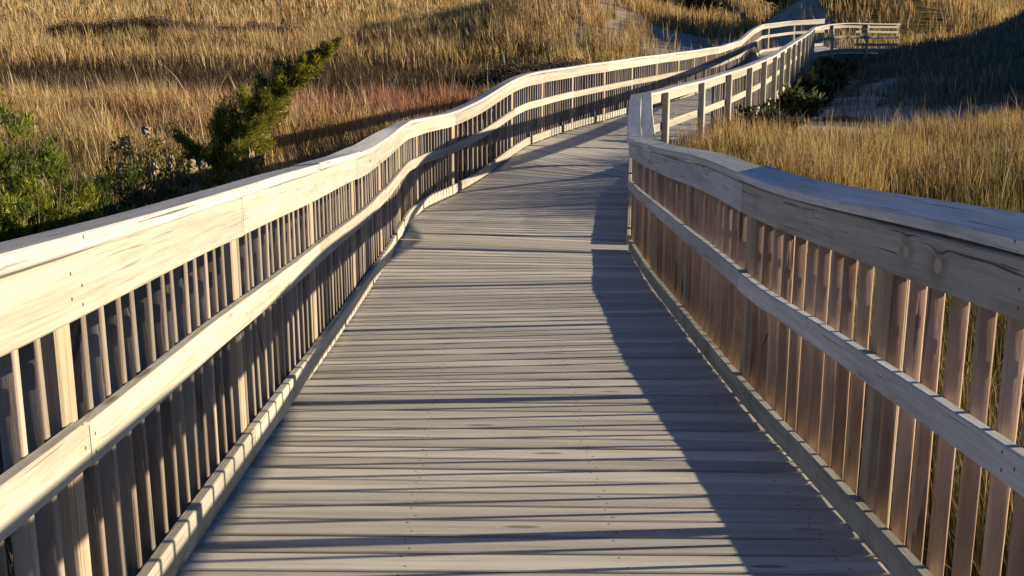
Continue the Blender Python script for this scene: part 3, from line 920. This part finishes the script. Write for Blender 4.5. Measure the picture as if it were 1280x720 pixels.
k = NT('seed_head_fluff')
kp_ = k.n('ShaderNodeNewGeometry').outputs['Position']
k.put(k.b.inputs['Base Color'], k.mix(k.noise(kp_, 60, 4, .7), (.20, .145, .08), (.40, .32, .21)))
k.b.inputs['Roughness'].default_value = .95
M_fluff = k.m
def plume(t, rs, parent):
    """a fluffy seed head: one ragged closed blob"""
    bm = bmesh.new()
    bmesh.ops.create_icosphere(bm, subdivisions=3, radius=1.0)
    a, b = rs.uniform(.03, .05), rs.uniform(.05, .09)
    for v in bm.verts:
        r_ = 1 + rs.uniform(-.55, .45)
        v.co = Vector((v.co.x * a * r_, v.co.y * a * r_, v.co.z * b * r_)) + Vector(t)
    me = bpy.data.meshes.new('seed_head'); bm.to_mesh(me); bm.free()
    add_part('seed_head', me, parent, M_fluff)

def shrub(name, x, y, rad, hgt, label, cat, palette, n_stem=26, n_leaf=36, lsize=.07, group=None, up=.7, seedheads=0, seed=1, aspect=.45, spread=.05, lean=(0, 0)):
    z = gz(x, y)
    r = empty(name, (x, y, z))
    tag(r, label, cat, group)
    rs = random.Random(seed)
    st, cs, ds, sp, tops = [], [], [], [], []
    for i in range(n_stem):
        a = rs.uniform(0, 6.283); rr = rad * math.sqrt(rs.random())
        hh = hgt * (1 - .45 * (rr / rad) ** 2) * rs.uniform(.62, 1.06)
        p0 = Vector((x + math.cos(a) * rr * .25, y + math.sin(a) * rr * .25, z - .05))
        p2 = Vector((x + math.cos(a) * rr + lean[0] * hh, y + math.sin(a) * rr + lean[1] * hh, z + hh))
        p1 = p0.lerp(p2, .5) + Vector((math.cos(a) * rr * .12, math.sin(a) * rr * .12, hh * .06))
        st.append(([p0, p1, p2], [.014 + .006 * hgt, .009, .003]))
        tops.append(p2)
        d = (p2 - p1).normalized()
        for j in range(7):
            f = .25 + .75 * (j + rs.random()) / 7
            c = p0.lerp(p1, f * 2) if f < .5 else p1.lerp(p2, f * 2 - 1)
            out = Vector((rs.gauss(0, 1), rs.gauss(0, 1), rs.gauss(0, .5))) * .09 * hgt
            cs.append(tuple(c + out)); ds.append(tuple((d * up + out.normalized() * (1 - up)).normalized())); sp.append(spread * (1.1 - .4 * f))
    tubes_mesh('stem', st, M_bark, r)
    leaves('foliage', cs, ds, n_leaf, lsize, sp, palette, r, aspect=aspect)
    if seedheads:
        for t in rs.sample(tops, min(seedheads, len(tops))):
            plume(t, rs, r)
    return r

YG = [(.15, .185, .025), (.11, .14, .022), (.22, .235, .03), (.06, .085, .018)]
shrub('cedar_shrub', -3.5, 8.3, .76, 2.0, 'bright green young cedar at the left edge just behind the railing', 'shrub', YG, n_stem=115, n_leaf=150, lsize=.06, seed=3, aspect=.15, spread=.045, up=.9)
g_s = 'brown seeding shrubs around the juniper'
shrub('seaside_shrub', -3.75, 12.6, .45, 1.6, 'olive brown seeding shrub left of the leaning juniper', 'shrub', OLIVE, 16, 46, .045, g_s, seedheads=9, seed=5)
shrub('seaside_shrub', -3.2, 11.9, .38, 1.35, 'olive shrub with pale seed heads at the foot of the juniper', 'shrub', OLIVE, 14, 46, .045, g_s, seedheads=10, seed=6)
shrub('seaside_shrub', -2.62, 12.2, .46, 1.35, 'dark olive shrub with seed heads right of the juniper trunk', 'shrub', OLIVE, 18, 46, .045, g_s, seedheads=7, seed=7)

LOW = [(.03, .038, .018), (.04, .048, .022), (.055, .055, .024), (.025, .03, .016)]  # near-black leaves for two shrubs added as the shade beneath the growth
shrub('shade_shrub', -3.15, 9.6, .50, 1.18, 'added low shrub, coloured dark as shade, between the green cedar and the seeding shrubs', 'shrub', LOW, 46, 60, .05, None, seed=11, aspect=.4)
shrub('shade_shrub', -3.25, 10.9, .50, 1.02, 'small added shrub, blackish green for shade, just left of the seeding shrubs', 'shrub', LOW, 46, 60, .05, None, seed=12, aspect=.4)
HEATH = [(.10, .065, .05), (.075, .05, .045), (.13, .085, .055), (.06, .05, .04)]
gh = 'dark rounded bushes in the far marsh grass'
for i, (px, Y_, rr, hh, lb) in enumerate([(112, 72, 2.0, .8, 'small purplish brown bush in the far gold grass, nearest the left edge'),
                                         (196, 74, 2.9, 1.15, 'widest dark brown bush in the far grass behind the juniper'),
                                         (255, 71, 2.2, .75, 'low flat brown bush between the widest far bush and the juniper tip'),
                                         (330, 70, 2.6, .95, 'greyish brown bush in the far grass above the leaning juniper'),
                                         (710, 47, 1.6, .7, 'low dark brown bush behind the middle of the left railing'),
                                         (655, 46, 1.8, .65, 'dark brown bush in the grass beyond the bend of the left railing')]):
    shrub('heath_bush', (px - 640) / 1500 * Y_, Y_, rr, hh, lb, 'bush', HEATH, 90, 40, .10, gh, seed=20 + i, spread=.2, aspect=.4)
DK = [(.035, .045, .02), (.05, .055, .025), (.03, .036, .02), (.06, .06, .028)]
gd = 'dark evergreen bushes on the far dunes'
for i, (px, Y_, rr, hh, lb) in enumerate([(805, 82, 2.0, 2.6, 'dark evergreen bush on the far dune crest above the sandy slope'),
                                         (868, 85, 1.6, 2.2, 'dark evergreen bush at the top edge above the shaded sand hollow'),
                                         (1010, 70, 2.6, 1.8, 'dark bush on the dune crest above the far end of the boardwalk'),
                                         (1090, 68, 2.8, 2.0, 'wide dark bush on the dune top right of the boardwalk end')]):
    shrub('dune_bush', (px - 640) / 1500 * Y_, Y_, rr, hh, lb, 'bush', DK, 44, 22, .24, gd, seed=40 + i, spread=.18, aspect=.5)
VINE = [(.09, .10, .045), (.06, .07, .03), (.15, .15, .07), (.035, .045, .022)]
gv = 'bushes growing under the far railing'
for i, (x_, y_, rr, hh, lb) in enumerate([(6.35, 26.6, .34, .75, 'straggly leafy bush under the far railing, nearest the camera'),
                                         (7.55, 30.4, .42, .85, 'straggly leafy bush against the rails halfway to the far bend'),
                                         (9.0, 34.6, .5, .95, 'straggly dark bush under the rails just before the far bend'),
                                         (11.0, 41.3, .7, .7, 'shaded bush in the hollow under the far bend of the railing')]):
    shrub('undergrowth_bush', x_, y_, rr, hh, lb, 'bush', VINE, 17, 12, .15, gv, seed=60 + i, spread=.10, aspect=.5)
shrub('seaside_shrub', 4.05, 19.2, .5, .8, 'small green leafy bush at the foot of the far railing behind the kink', 'shrub', DK, 20, 30, .07, None, seed=77)
